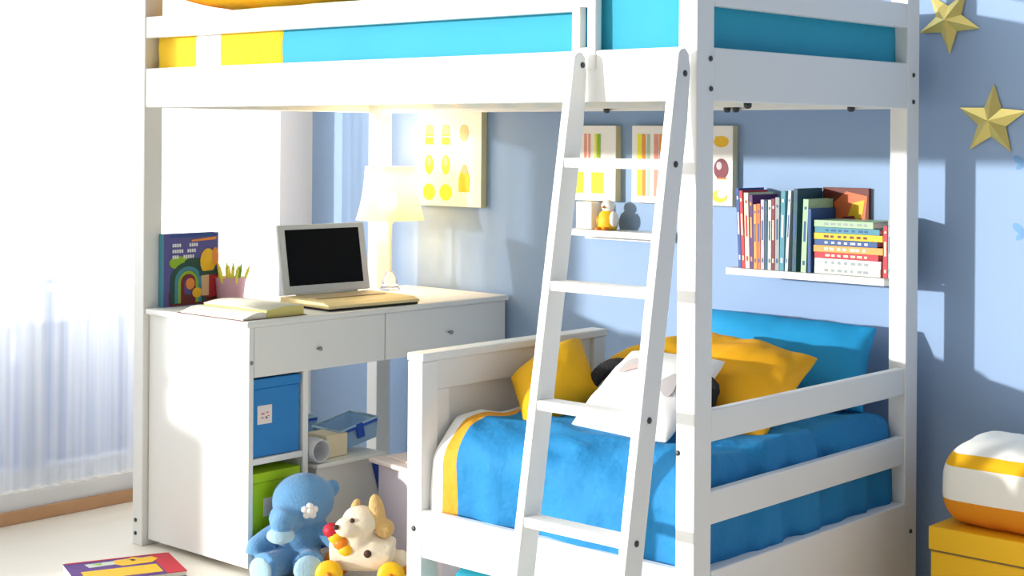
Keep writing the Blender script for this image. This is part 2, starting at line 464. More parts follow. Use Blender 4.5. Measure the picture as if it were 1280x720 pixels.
# ------------------------------------------------------------------ soft goods helpers
def soft_box(lo, hi, r, m, amp=.006, fr=6, seed=0, n=(30, 30, 14), sharp=None, fold=0):
    """box with generously rounded edges and cloth-like wrinkles"""
    lo, hi = Vector(lo), Vector(hi); c = (lo + hi) / 2; h = (hi - lo) / 2
    b = bmesh.new(); bmesh.ops.create_cube(b, size=2)
    bmesh.ops.subdivide_edges(b, edges=list(b.edges), cuts=max(n), use_grid_fill=True)
    rr = r if isinstance(r, (tuple, list)) else (r, r, r)
    rr = Vector((min(rr[i], h[i] * .98) for i in range(3)))
    for v in b.verts:
        # denser toward the edges
        q = Vector((math.copysign(abs(t) ** .8, t) for t in v.co))
        p = Vector((q[i] * h[i]) for i in range(3))
        inner = Vector((max(-h[i] + rr[i], min(h[i] - rr[i], p[i])) for i in range(3)))
        d = Vector(((p[i] - inner[i]) / rr[i] for i in range(3)))
        if d.length > 1: d.normalize(); p = inner + Vector((d[i] * rr[i] for i in range(3)))
        w = c + p
        nn = Vector((p[i] / h[i]) for i in range(3)).normalized()
        k = noise.noise(w * fr + Vector((seed * 7.1, 0, 0))) * amp + noise.noise(Vector((w.x * fr * 3, w.y * fr * 2, w.z * fr * 1.2)) + Vector((0, seed * 3.3, 0))) * amp * .5
        if fold:
            k += fold * (1 - abs(noise.noise(Vector((w.x * 5 + w.y * 4, w.y * 9 - w.x * 3, w.z * 3)) + Vector((seed, 4, 1)))) * 2.5)
        v.co = w + nn * k
    bmesh.ops.recalc_face_normals(b, faces=list(b.faces))
    mb = MB(); mb.add(b, m); return mb

def pillow_mesh(wd, ht, th, m, pinch=.07, seed=0, amp=.006, n=34):
    """upright cushion in the local XZ plane with four drawn-out corners"""
    b = bmesh.new(); g = {}
    for s in (1, -1):
        for i in range(n + 1):
            for j in range(n + 1):
                u = math.sin((i / n * 2 - 1) * PI / 2); v = math.sin((j / n * 2 - 1) * PI / 2)
                edge = i in (0, n) or j in (0, n)
                if s == -1 and edge: g[(s, i, j)] = g[(1, i, j)]; continue
                x = wd / 2 * u * (1 - pinch * (1 - v * v)); z = ht / 2 * v * (1 - pinch * (1 - u * u))
                t = th / 2 * (max(0, (1 - u * u) * (1 - v * v))) ** .42
                nz = noise.noise(Vector((x * 9 + seed, z * 9, s * 3))) * amp + noise.noise(Vector((x * 22 + seed, z * 22, s * 5))) * amp * .5
                g[(s, i, j)] = b.verts.new((x, -s * (t + (nz * min(1, t * 40))), z))
    for s in (1, -1):
        for i in range(n):
            for j in range(n):
                q = [g[(s, i, j)], g[(s, i + 1, j)], g[(s, i + 1, j + 1)], g[(s, i, j + 1)]]
                if s == -1: q.reverse()
                try: b.faces.new(q)
                except ValueError: pass
    bmesh.ops.recalc_face_normals(b, faces=list(b.faces))
    mb = MB(); mb.add(b, m); return mb

def cushion(name, label, cat, wd, ht, th, m, loc, rot, group=None, piping=None, **k):
    o = pillow_mesh(wd, ht, th, m, **k).build(name, origin='local')
    o.location = loc; o.rotation_euler = rot
    props(o, label, cat, group)
    return o

# ------------------------------------------------------------------ upper bedding
um = soft_box((-2.028, .034, 1.378), (-.034, .976, 1.596), .04, 'blue_mat', .003, 5, 1).build('mattress', origin=(-1, .5, 1.378))
um.data.materials[0] = M['blue_cloth']
props(um, 'turquoise mattress lying on top of the loft bed behind the guard rail', 'mattress')
ub_m2 = banded('striped_blanket_cloth', 0, [(-.815, (236, 192, 34)), (-.70, (244, 242, 238)), (9, (236, 192, 34))], .85, .5, 30)
bl = soft_box((-2.030, .031, 1.385), (-1.400, .976, 1.606), .04, ub_m2, .004, 14, 9, fold=.002).build('blanket', origin=(-1.0, .5, 1.385))
props(bl, 'yellow blanket with a white stripe over the left end of the loft mattress', 'blanket')
cushion('pillow', 'long orange-yellow pillow lying on the loft bed top', 'pillow', .88, .42, .15, 'orange', (-1.52, .245, 1.676), (math.radians(92), 0, 0), seed=2, pinch=.04)
fs = soft_box((-1.80, .045, 1.603), (-1.14, .50, 1.608), .008, 'b_green', .002, 8, 4).build('folded_sheet', origin=(-1.5, .28, 1.634))
props(fs, 'pale green folded sheet under the orange-yellow pillow on the loft', 'sheet')

# ------------------------------------------------------------------ lower bed
lb = thing('lower_bed', 'low white wooden bed frame with side rails under the ladder end of the loft', 'bed', (-.45, .5, 0))
LX = -.888
def lbar(lo, hi, name, parent=None, m='white', bev=.003): return MB().box(lo, hi, m, bev).build(name, parent or lb)
p = lbar((LX, .002, 0), (LX + .052, .060, .676), 'post')
MB().lathe([(.007, 0), (.007, -.0025), (.004, -.004)], 'bolt', (LX + .026, .002, .255), 12, 'Y').build('bolt', p)
lbar((LX, .690, 0), (LX + .052, .743, .676), 'post')
hb = lbar((LX - .002, .0, .677), (LX + .056, .746, .698), 'top_cap', bev=.004)
hp = MB()
hp.box((LX + .012, .060, .20), (LX + .020, .690, .676), 'white')                 # recessed field
hp.box((LX + .012, .060, .60), (LX + .040, .690, .676), 'white', .003)           # top rail of the frame
hp.box((LX + .012, .060, .20), (LX + .040, .115, .60), 'white', .003)
hp.box((LX + .012, .640, .20), (LX + .040, .690, .60), 'white', .003)
hp.build('end_panel', lb)
lbar((LX + .052, .004, .185), (-.051, .028, .304), 'front_board')
lbar((-.026, .066, .580), (-.003, .944, .650), 'side_rail')
lbar((-.026, .066, .398), (-.003, .944, .471), 'side_rail')
lbar((LX + .053, .985, .2), (-.051, 1.008, .35), 'back_board')
sp = lbar((-.020, .066, .02), (.004, .944, .299), 'side_panel')
lbar((-.048, .066, .285), (-.021, .944, .297), 'side_ledge')
lbar((LX + .053, .06, .176), (-.052, .98, .188), 'mattress_base', m='canvas_e')

dv_m = banded('bordered_duvet', 0, [(-.342, (246, 246, 244)), (-.296, (232, 164, 40)), (9, (26, 128, 186))], .75, .5, 7)
dv = soft_box((LX + .046, .033, .190), (-.036, .975, .528), (.022, .14, .11), dv_m, .012, 5, 5, n=(60, 60, 30), fold=.016).build('duvet', origin=(-.45, .5, .190))
props(dv, 'turquoise duvet with white and yellow border on the lower bed', 'duvet')
tr = soft_box((-.80, .06, .04), (-.06, .93, .160), .04, 'boxblue', .002, 5, 8).build('mattress', origin=(-.45, .5, .04))
tr.data.materials[0] = M['blue_cloth']
props(tr, 'blue trundle mattress stowed beneath the front board of the lower bed', 'mattress')

R = math.radians
GC = 'cushions piled on the lower bed'
def cushion3(name, label, cat, TL, TR, BL, th, m, group=None, **k):
    """cushion pulled between three of its corners"""
    TL, TR, BL = Vector(TL), Vector(TR), Vector(BL)
    X, Z = TR - TL, TL - BL
    Yd = Z.cross(X).normalized()
    wd, ht = X.length, Z.length
    mb = pillow_mesh(wd, ht, th, m, **k)
    c = (TR + BL) / 2
    for v in mb.bm.verts:
        v.co = c + X * (v.co.x / wd) + Z * (v.co.z / ht) + Yd * v.co.y
    return props(mb.build(name, origin=c), label, cat, group)
cushion3('pillow', 'large turquoise pillow leaning on the blue wall behind the yellow cushions', 'pillow', (-.70, 1.0, .750), (-.115, 1.0, .740), (-.66, .86, .545), .15, 'blue_pil', pinch=.05, seed=3, amp=.010)
cushion3('cushion', 'yellow cushion with an upward corner at the left end of the lower bed', 'cushion', (-.808, .305, .608), (-.765, .545, .690), (-.650, .185, .502), .165, 'yellow', GC, pinch=.05, seed=5)
cushion3('cushion', 'yellow cushion half hidden behind the white printed cushion', 'cushion', (-.790, .660, .600), (-.590, .80, .690), (-.700, .56, .560), .10, 'yellow', GC, pinch=.05, seed=6)
cushion3('cushion', 'big orange-yellow cushion pointing right, beside the tall post', 'cushion', (-.500, .76, .715), (-.128, .72, .685), (-.460, .44, .560), .13, 'orange', GC, pinch=.05, seed=7, amp=.012)
wc = cushion3('cushion', 'white cushion with faded grey and pink print in front of the others', 'cushion', (-.548, .49, .685), (-.245, .475, .690), (-.500, .180, .535), .10, 'white_cloth', GC, pinch=.04, seed=8)
wc_X, wc_Z = Vector((.303, -.015, .005)), Vector((-.048, .310, .150)); wc_Y = wc_Z.cross(wc_X).normalized()
# faded print patches riding on the front of the white cushion
def patch(parent, cx, cz, rx, rz, m, a=0, th=.10, wd=.3034, ht=.3477, name='print'):
    b = bmesh.new(); n = 22; vs = []
    def surf(x, z):
        u = min(.97, abs(x) / (wd / 2)); v = min(.97, abs(z) / (ht / 2))
        return -(th / 2 * ((1 - u * u) * (1 - v * v)) ** .42 + .0035)
    c = b.verts.new((cx, surf(cx, cz), cz)); mid = []
    for k in range(n):
        t = 2 * PI * k / n; r = 1 + .16 * math.sin(3 * t + cx * 50)
        x, z = rx * math.cos(t) * r, rz * math.sin(t) * r
        X = cx + x * math.cos(a) - z * math.sin(a); Z = cz + x * math.sin(a) + z * math.cos(a)
        mid.append(b.verts.new(((cx + X) / 2, surf((cx + X) / 2, (cz + Z) / 2), (cz + Z) / 2)))
        vs.append(b.verts.new((X, surf(X, Z), Z)))
    for k in range(n):
        b.faces.new((c, mid[k], mid[(k + 1) % n])); b.faces.new((mid[k], vs[k], vs[(k + 1) % n], mid[(k + 1) % n]))
    for v in b.verts: v.co = wc_X * (v.co.x / .3034) + wc_Z * (v.co.z / .3477) + wc_Y * v.co.y
    mb = MB(); mb.add(b, m); o = mb.build(name, origin='local'); o.parent = parent; return o
patch(wc, -.062, .050, .038, .032, 'grey_print', .7)
patch(wc, -.050, .035, .018, .012, 'pink_print', .5)
patch(wc, .088, -.01, .022, .045, 'grey_print', .1)
bp = MB()
pts = [Vector((-.630, .41, .560)), Vector((-.630, .42, .592)), Vector((-.612, .43, .626)), Vector((-.580, .44, .652)), Vector((-.545, .46, .660)), Vector((-.50, .52, .64))]
bp.tube(pts, [.006, .017, .021, .020, .016, .006], 'black_plush', 14)
o = bp.build('plush_toy_ear', origin=(-.55, .5, .6), sub=1)
props(o, 'black plush ear sticking up behind the left edge of the white cushion', 'soft toy')
bp = MB()
bp.tube([(-.30, .43, .655), (-.238, .40, .652), (-.212, .385, .628), (-.215, .38, .600), (-.245, .38, .570), (-.30, .40, .555)], [.008, .018, .022, .022, .018, .008], 'black_plush', 14)
o = bp.build('plush_toy_ear', origin=(-.25, .4, .6), sub=1)
props(o, 'black plush ear peeking out beside the tall centre post, on the orange-yellow cushion', 'soft toy')

# ------------------------------------------------------------------ desk unit
DX0, DX1, DY1, DT = -2.028, -1.548, 1.105, .717
dk = thing('desk', 'white desk with two drawers and open shelves beneath the loft bed', 'desk', (-1.8, .5, 0))
dt = MB()
dt.prism([(DX0 + 0, .004, .701), (DX1 + .012, .004, .701), (DX1 + .012, DY1, .701), (DX0, DY1, .701)], (0, 0, .018), 'white', bev=.005)
dt.build('desktop', dk)
def dbar(lo, hi, name, m='white', bev=.0025, parent=None): return MB().box(lo, hi, m, bev).build(name, parent or dk)
dbar((DX0, .020, .018), (DX1, .038, .7005), 'side_panel')
dbar((DX0, .225, .018), (DX1 - .004, .245, .700), 'partition')
dbar((DX0, .0385, .018), (DX0 + .012, .2245, .700), 'back_panel')
dbar((DX0 + .012, .0385, .018), (DX1 - .004, .2245, .060), 'bottom_shelf')
dbar((DX0 + .012, .0385, .306), (DX1 - .004, .2245, .324), 'shelf')
dbar((-1.76, DY1 - .03, .0), (DX1 - .01, DY1 - .01, .555), 'leg_panel')
dbar((DX0 + .02, .246, .552), (DX1 - .03, DY1 - .011, .700), 'drawer_case')
for a, b, ky in ((.040, .548, .276), (.552, DY1 - .005, .829)):
    d = dbar((DX1 - .019, a, .556), (DX1 - .001, b, .6995), 'drawer')
    MB().lathe([(.003, 0), (.003, .008), (.006, .010), (.0065, .015), (.004, .018)], 'steel', (DX1 - .001, ky, .618), 16, 'X').build('knob', d)
MB().lathe([(.006, 0), (.006, .002)], 'steel', (DX1 + .0, .0285, .60), 12, 'X').build('screw_cap', dk)

def storage_box(name, label, z0, z1, m, cat='box', ly=.060):
    t = thing(name, label, cat, (-1.79, .131, z0))
    MB().box((-2.0, .046, z0), (DX1 - .012, .217, z1 - .028), m, .003).build('body', t)
    MB().box((-2.003, .043, z1 - .0275), (DX1 - .009, .220, z1), m, .003).build('lid', t)
    l = MB(); lx = DX1 - .012
    l.box((lx, ly, z0 + (z1 - z0) * .42), (lx + .002, ly + .053, z0 + (z1 - z0) * .66), 'label', .0008)
    lab = l.build('label_card', t)
    return t, lab, lx
t, lab, lx = storage_box('storage_box', 'blue storage box with a white label card on the upper desk shelf', .325, .549, 'boxblue')
for yy, zz, a, b, m in ((.118, .447, .012, .004, 'redink'), (.136, .450, .010, .003, 'redink'), (.118, .436, .009, .003, 'redink'), (.134, .434, .007, .006, 'ink'), (.142, .440, .006, .003, 'redink')):
    yy -= .045
    MB().box((lx + .002, yy, zz), (lx + .0026, yy + a, zz + b), m).build('print_mark', lab)
storage_box('storage_box', 'lime green storage box with a pale label card on the lower desk shelf', .061, .280, 'lime', ly=.085)

# ------------------------------------------------------------------ on the desk
ZD = .7195
# picture book standing up
pb = thing('picture_book', 'dark blue picture book with a colourful cover standing upright on the desk', 'book', (-2.0, .16, ZD))
def P(x, y, z): return (x, y, z)
bk = MB()
bw, bh, by = .205, .222, .055
X0 = -2.005
bk.box((X0 - .022, by + .003, ZD + .003), (X0 - .002, by + bw - .003, ZD + bh - .003), 'page')
bk.build('page_block', pb)
bc = MB(); bc.box((X0 - .024, by, ZD), (X0 - .0225, by + bw, ZD + bh), 'b_navy'); bc.build('back_cover', pb)
sp_ = MB(); sp_.box((X0 - .024, by - .002, ZD), (X0, by + .0015, ZD + bh), 'b_teal', .001); sp_.build('spine', pb)
fc = MB()
fc.box((X0 - .0015, by + .0005, ZD), (X0, by + bw, ZD + bh), 'violet')
def art(poly, m, k=1): fc.prism([(X0 + .0002 * k, by + .02 + p[0] * (bw - .02), ZD + p[1] * bh) for p in poly], (.0004, 0, 0), m)
def ell(cx, cy, rx, ry, n=20, a0=0, a1=2 * PI): return [(cx + rx * math.cos(a0 + (a1 - a0) * i / n), cy + ry * math.sin(a0 + (a1 - a0) * i / n)) for i in range(n + (0 if abs(a1 - a0 - 2 * PI) < .01 else 1))]
def arch(cx, cy, r0, r1, sy=1.0, leg=0):
    o = [(cx + r1 * math.cos(a), cy + sy * r1 * math.sin(a)) for a in [PI * i / 14 for i in range(15)]]
    i_ = [(cx + r0 * math.cos(a), cy + sy * r0 * math.sin(a)) for a in [PI - PI * i / 14 for i in range(15)]]
    return [(cx + r1, max(.02, cy - leg))] + o + [(cx - r1, max(.02, cy - leg)), (cx - r0, max(.02, cy - leg))] + i_ + [(cx + r0, max(.02, cy - leg))]
art([(0, 0.01), (.98, 0.01), (.98, .12), (.5, .14), (0, .2)], 'b_brown', 1)
art([(.6, .1), (.98, .1), (.98, .40), (.6, .42)], 'b_crim', 2)
art(ell(.20, .60, .20, .09), 'greenp', 2); art(ell(.5, .6, .2, .06), 'darkgreen', 3)
art(arch(.38, .34, .27, .36, .75, .30), 'darkgreen', 4)
art(arch(.38, .34, .20, .27, .75, .30), 'b_teal', 5)
art(arch(.38, .32, .15, .20, .8, .28), 'greenp', 6)
art(arch(.38, .32, .08, .15, .8, .28), 'b_maroon', 7)
art(ell(.42, .30, .09, .08), 'orangep', 8); art(ell(.56, .17, .10, .07), 'b_yellow', 9)
art(ell(.78, .60, .16, .18), 'b_yellow', 8); art(ell(.93, .66, .07, .13), 'orangep', 9)
art([(.66, .12), (.80, .12), (.80, .42), (.64, .42)], 'peach', 9); art([(.60, .40), (.98, .42), (.98, .47), (.60, .46)], 'darkgreen', 10)
for i, (yy, segs) in enumerate(((.84, ((.06, .24), (.40, .62))), (.76, ((.06, .32), (.36, .55))), (.68, ((.06, .22), (.28, .54))))):
    for a, b in segs:
        n = int((b - a) / .045)
        for k in range(n): art([(a + k * .045, yy - .02), (a + k * .045 + .034, yy - .025), (a + k * .045 + .036, yy + .022), (a + k * .045 + .004, yy + .026)], 'b_white', 3)
art([(.45, .885), (.95, .90), (.95, .94), (.45, .91)], 'orangep', 3)
art([(.02, .95), (.98, .95), (.98, .985), (.02, .985)], 'b_blue', 3)
fc.build('cover', pb)

# pencil tub
ct = thing('pencil_tub', 'pink tapered tub filled with yellow pencils on the desk', 'tub', (-1.985, .292, ZD))
MB().lathe([(.038, 0), (.040, .001), (.0475, .078), (.049, .080), (.0465, .080), (.038, .006), (.0, .006)], 'pink', (-1.985, .292, ZD), 32, cap=False).build('tub_body', ct)
rnd = random.Random(4); GP = 'pencils in the pink tub'
for k in range(15):
    a = k * 2.4; r = .026 * math.sqrt((k + .5) / 15); bx, by_ = -1.985 + r * math.cos(a), .292 + r * math.sin(a)
    tx, ty = bx + 1.0 * r * math.cos(a) + rnd.uniform(-.010, .010), by_ + (r * math.sin(a)) * 1.7 + rnd.uniform(-.012, .012)
    h = rnd.uniform(.104, .134); m = 'stem' if k in (3, 8) else 'pencil'
    t = thing('pencil', 'green pencil standing among yellow ones in the pink tub' if m == 'stem' else 'yellow pencil standing in the pink tub', 'pencil', (bx, by_, ZD + .007), 0, GP)
    b0_, t0_ = Vector((bx, by_, ZD + .008)), Vector((tx, ty, ZD + h))
    MB().tube([b0_, b0_.lerp(t0_, .84)], .0052, m, 8).build('shaft', t)
    MB().tube([b0_.lerp(t0_, .84), t0_], [.0052, .0015], m, 8).build('tip', t)

# open book
ob = thing('open_book', 'thick open book with cream pages and yellow edges at the desk corner', 'book', (-1.72, .12, ZD))
def leaf(x0, x1, ya, yb, h0, h1, m, name, side):
    b = MB(); n = 12; top = []
    for i in range(n + 1):
        t = i / n; yy = ya + (yb - ya) * t
        top.append((yy, ZD + .001 + h0 + (h1 - h0) * t + .010 * math.sin(PI * min(1, t * 1.1)) * .6))
    prof = [(x0, ya, ZD + .001)] + [(x0, p[0], p[1]) for p in top] + [(x0, yb, ZD + .001)]
    b.prism(prof, (x1 - x0, 0, 0), m)
    return b.build(name, ob)
leaf(-1.86, -1.565, .095, .012, .016, .004, 'page', 'left_pages', 0)
leaf(-1.86, -1.565, .097, .235, .020, .026, 'page_y', 'right_pages', 1)
tp = MB(); n = 12
b = bmesh.new(); A = []
for i in range(n + 1):
    t = i / n; yy = .097 + .138 * t; zz = ZD + .001 + .020 + .006 * t + .006 * math.sin(PI * min(1, t * 1.1)) + .0008
    A.append((b.verts.new((-1.862, yy, zz)), b.verts.new((-1.563, yy, zz))))
for p, q in zip(A, A[1:]): b.faces.new((p[0], q[0], q[1], p[1]))
tp.add(b, 'page'); o = tp.build('top_page', ob); s = o.modifiers.new('s', 'SOLIDIFY'); s.thickness = .0012
MB().box((-1.868, .006, ZD), (-1.558, .242, ZD + .0009), 'b_brown').build('cover', ob)

# laptop
lt = thing('laptop', 'open laptop with black screen, pale bezel and cream base on the desk', 'laptop', (-1.68, .52, ZD), R(-4))
b_ = MB(); b_.box((-.118, -.175, .0), (.125, .175, .007), 'blackp', .003); b_.build('underside', lt, 'local')
b_ = MB(); b_.prism([(-.120, -.178, .0072), (.128, -.178, .0072), (.128, -.178, .016), (.10, -.178, .024), (-.120, -.178, .026)], (0, .356, 0), 'tan', bev=.002); base = b_.build('base', lt, 'local')
b_ = MB(); b_.box((-.100, -.140, .0262), (.010, .140, .0275), 'key')
b_.build('keyboard', lt, 'local')
th_ = R(10)
scr = MB(); Rm = Matrix.Rotation(-th_, 3, 'Y')
scr.box((-.122, -.172, .030), (-.110, .172, .248), 'silver', .004, rot=Rm, piv=(-.116, 0, .03)); so = scr.build('screen_bezel', lt, 'local')
scr = MB(); scr.box((-.1098, -.146, .056), (-.1092, .146, .232), 'black', rot=Rm, piv=(-.116, 0, .03)); scr.build('screen', lt, 'local').parent = so
MB().tube([(-.116, -.12, .030), (-.116, .12, .030)], .006, 'silver', 12).build('hinge', lt, 'local')

# lamp
lx_, ly_ = -1.93, .93
lp = thing('table_lamp', 'glowing cream table lamp with flared shade standing on the desk', 'lamp', (lx_, ly_, ZD))
MB().lathe([(.034, 0), (.036, .004), (.030, .012), (.026, .035), (.014, .060), (.010, .066)], 'glass', (lx_, ly_, ZD), 28).build('glass_base', lp)
MB().lathe([(.007, 0), (.007, .16), (.012, .165), (.012, .20)], 'lampbase', (lx_, ly_, ZD + .066), 16).build('stem', lp)
sh = MB()
prof = [(.118, 0), (.116, .004), (.104, .045), (.095, .09), (.089, .135), (.086, .182)]
sh.lathe(prof + [(r - .0015, z) for r, z in reversed(prof)] + [prof[0]], 'cream', (lx_, ly_, ZD + .240), 48, cap=False)
sh.build('lamp_shade', lp)
MB().ball((lx_, ly_, ZD + .30), (.026, .026, .032), mat('lamp_bulb', (255, 240, 210), .4, emis=(255, 225, 170), estr=6), sub=2).build('bulb', lp)
ll = bpy.data.lights.new('lamp_light', 'POINT'); ll.energy = LAMP_WATTS; ll.color = (1.0, .66, .34); ll.shadow_soft_size = .07
lo = bpy.data.objects.new('lamp_light', ll); COL.objects.link(lo); lo.parent = lp; lo.location = (0, 0, .36)

# ------------------------------------------------------------------ wall pictures
def picture(label, x0, x1, z0, z1, name='wall_picture'):
    t = thing(name, label, 'picture', ((x0 + x1) / 2, WB, z0), 0, None)
    MB().box((x0, WB - .028, z0), (x1, WB - .001, z1), 'canvas_e', .002).build('canvas', t)
    MB().box((x0 + .001, WB - .0296, z0 + .001), (x1 - .001, WB - .0284, z1 - .001), 'canvas').build('printed_front', t)
    a = MB()
    def sh(poly, m, k=1): a.prism([(x0 + p[0] * (x1 - x0), WB - .0298 - .0003 * k, z0 + p[1] * (z1 - z0)) for p in poly], (0, -.0004, 0), m)
    return t, a, sh
def rect(x, y, w_, h_): return [(x - w_ / 2, y - h_ / 2), (x + w_ / 2, y - h_ / 2), (x + w_ / 2, y + h_ / 2), (x - w_ / 2, y + h_ / 2)]
t, a, s = picture('white wall picture with rows of small yellow and peach jars, right of the lamp', -1.965, -1.655, 1.005, 1.345)
for i, x in enumerate((.20, .46, .74)):
    s(ell(x, .745, .070, .085), 'peach', 1)
    if i < 2: s(rect(x, .675, .13, .10), 'ochre', 2); s(rect(x, .705, .13, .012), 'canvas', 3)
    s(rect(x, .805, .10, .03), 'peach', 2)
for x in (.20, .46): s(ell(x, .42, .065, .10), 'ochre', 1); s(ell(x, .45, .03, .05), 'peach', 2); s(ell(x, .14, .095, .085), 'lemon', 1)
s([(.66, .15), (.82, .15), (.83, .28), (.78, .42), (.72, .42), (.66, .28)], 'b_yellow', 1); s(ell(.75, .38, .04, .05), 'peach', 2)
a.build('print', t)
t, a, s = picture('small square wall picture with striped bars, between lamp picture and ladder rungs', -1.305, -1.078, 1.045, 1.284)
for x, m, w_ in ((.22, 'lemon', .08), (.31, 'greenp', .06), (.46, 'coral', .05), (.53, 'coral', .04), (.64, 'lemon', .04), (.70, 'greenp', .06)): s(rect(x, .73, w_, .32), m)
for x in (.32, .68): s(rect(x, .24, .22, .28), 'lemon')
a.build('print', t)
t, a, s = picture('square wall picture with orange and yellow stripes, crossed by the right ladder stile', -1.015, -.800, 1.045, 1.284)
for x, m, w_ in ((.14, 'lemon', .08), (.22, 'orangep', .06), (.30, 'b_green', .05), (.44, 'coral', .08), (.52, 'orangep', .05), (.64, 'b_yellow', .08), (.74, 'greenp', .05)):
    s(rect(x, .72, w_, .34), m); s(rect(x, .26, w_, .34), m)
a.build('print', t)
t, a, s = picture('narrow wall picture with a dark red motif, right of the tall centre post', -.860 + .10, -.640, 1.045, 1.284)
s(ell(.66, .80, .22, .07), 'b_yellow'); s(rect(.55, .83, .14, .07), 'b_yellow', 2)
s(ell(.66, .46, .22, .13), 'b_maroon'); s(ell(.6, .50, .08, .05), 'grey_print', 2); s(rect(.68, .34, .30, .02), 'orangep', 2)
s(ell(.62, .12, .22, .08), 'b_yellow'); s(ell(.68, .15, .14, .05), 'canvas', 2)
a.build('print', t)

# ------------------------------------------------------------------ wall shelves
def shelf(label, x0, x1, z, d=.10):
    t = thing('wall_shelf', label, 'shelf', ((x0 + x1) / 2, WB, z), 0, None)
    MB().box((x0, WB - d, z - .020), (x1, WB - .001, z), 'white', .002).build('board', t)
    MB().box((x0 + .02, WB - .012, z - .034), (x1 - .02, WB - .001, z - .0205), 'white').build('mounting_strip', t)
shelf('small white wall shelf holding a yellow figure behind the ladder', -1.235, -.860, .957, .10)
shelf('white wall shelf full of books at the right', -.578, -.075, .877, .155)
SZ = .958
# yellow figure
fy = thing('toy_figure', 'small yellow and white chick-shaped toy on the shelf behind the ladder', 'toy', (-1.085, 1.065, SZ))
cx = -1.085; cy_ = 1.062
MB().lathe([(.026, 0), (.032, .012), (.034, .030), (.026, .052), (.016, .062)], 'b_yellow', (cx, cy_, SZ), 24).build('body', fy)
hd = MB(); hd.ball((cx + .004, cy_ - .004, SZ + .074), (.022, .021, .020), 'white_cloth'); hd = hd.build('head', fy)
MB().lathe([(.006, 0), (.0015, -.014)], 'orangep', (cx + .004, cy_ - .022, SZ + .072), 10, 'Y').build('beak', hd)
MB().ball((cx + .028, cy_ - .006, SZ + .034), (.012, .018, .026), 'white_cloth', sub=2).build('wing', fy)
MB().ball((cx - .020, cy_ - .022, SZ + .028), (.007, .008, .018), 'wheel_o', sub=2).build('wing', fy)
for s_ in (-1, 1): MB().ball((cx + s_ * .014, cy_ - .03, SZ + .005), (.010, .014, .005), 'wheel_o', sub=2).build('foot', fy)
o = MB().box((-1.205, 1.05, SZ), (-1.142, 1.115, SZ + .085), 'canvas', .003).build('small_box', origin=(-1.17, 1.08, SZ))
props(o, 'small pale box at the left end of the shelf behind the ladder', 'box')

# ------------------------------------------------------------------ books
BZ = .878
def vbook(x, th, h, d, m, label, lean=0, page='page', y0=.972):
    t = thing('book', label, 'book', (x + th / 2, y0 + d / 2, BZ), 0, 'upright books on the right wall shelf')
    Rl = Matrix.Rotation(R(lean), 3, 'Y'); pv = (x, 0, BZ)
    c = MB(); k = .0014
    c.box((x, y0, BZ), (x + k, y0 + d, BZ + h), m, rot=Rl, piv=pv); c.box((x + th - k, y0, BZ), (x + th, y0 + d, BZ + h), m, rot=Rl, piv=pv)
    c.box((x + k, y0, BZ), (x + th - k, y0 + .002, BZ + h), m, rot=Rl, piv=pv)
    bm_ = {'b_blue': 'b_white', 'b_crim': 'b_cream', 'b_cream': 'b_crim', 'b_purple': 'b_or2', 'b_maroon': 'b_cream', 'b_teal': 'b_white'}.get(m, 'b_navy')
    for f0, f1 in ((.10, .16), (.42, .70), (.86, .90)):
        c.box((x + th * .28, y0 - .0005, BZ + h * f0), (x + th * .72, y0 + .0001, BZ + h * f1), bm_, rot=Rl, piv=pv)
    c.build('cover', t)
    MB().box((x + k, y0 + .002, BZ + .002), (x + th - k, y0 + d - .003, BZ + h - .003), page, rot=Rl, piv=pv).build('pages', t)
    return t
VB = [(.012, .226, 'b_blue', 'blue spine, leftmost upright book on the right shelf', -3), (.013, .220, 'b_crim', 'bright red upright book next to the leftmost blue one', -3),
      (.017, .214, 'b_cream', 'cream upright book beside the bright red one', -2), (.014, .208, 'b_purple', 'dark purple upright book right of the cream one', -1.5),
      (.012, .182, 'b_or2', 'short pale orange upright book on the right shelf', -1), (.013, .184, 'b_orange', 'short orange-red upright book beside the pale orange one', -1),
      (.013, .196, 'b_lav', 'lavender upright book in the middle of the row', -.5), (.011, .194, 'b_dteal', 'thin dark teal upright book beside the lavender one', -.5),
      (.013, .196, 'b_pale', 'pale grey-green upright book in the middle of the row', 0), (.013, .200, 'b_maroon', 'maroon upright book right of the middle of the row', 0),
      (.016, .204, 'b_grey', 'wide grey upright book near the teal one', 0), (.017, .222, 'b_teal', 'tall teal upright book near the right of the upright row', 1),
      (.010, .224, 'b_white', 'tall thin white book leaning right beside the teal one', 2.5)]
x = -.538
for th, h, m, lb_, ln in VB:
    th *= .8
    vbook(x, th, h, .132, m, lb_, ln); x += th + .0016
    if ln >= 1: x += .003
vbook(-.362, .012, .230, .132, 'b_dteal', 'tall dark book standing at the gap in the row', 1)
fb = thing('book', 'dark book showing an orange and red cover behind the book stack', 'book', (-.30, 1.105, BZ), 0, 'upright books on the right wall shelf')
MB().box((-.345, 1.106, BZ), (-.200, 1.118, BZ + .232), 'b_brown', .001).build('cover', fb)
a = MB()
a.prism([(-.30, 1.1055, BZ + .10), (-.215, 1.1055, BZ + .10), (-.204, 1.1055, BZ + .21), (-.27, 1.1055, BZ + .222), (-.31, 1.1055, BZ + .19)], (0, -.0008, 0), 'b_orange')
a.prism([(-.27, 1.1045, BZ + .14), (-.22, 1.1045, BZ + .15), (-.212, 1.1045, BZ + .20), (-.25, 1.1045, BZ + .19)], (0, -.0006, 0), 'b_yellow')
a.prism([(-.285, 1.1035, BZ + .11), (-.225, 1.1035, BZ + .12), (-.245, 1.1035, BZ + .155), (-.28, 1.1035, BZ + .15)], (0, -.0006, 0), 'b_maroon')
a.build('cover_art', fb)
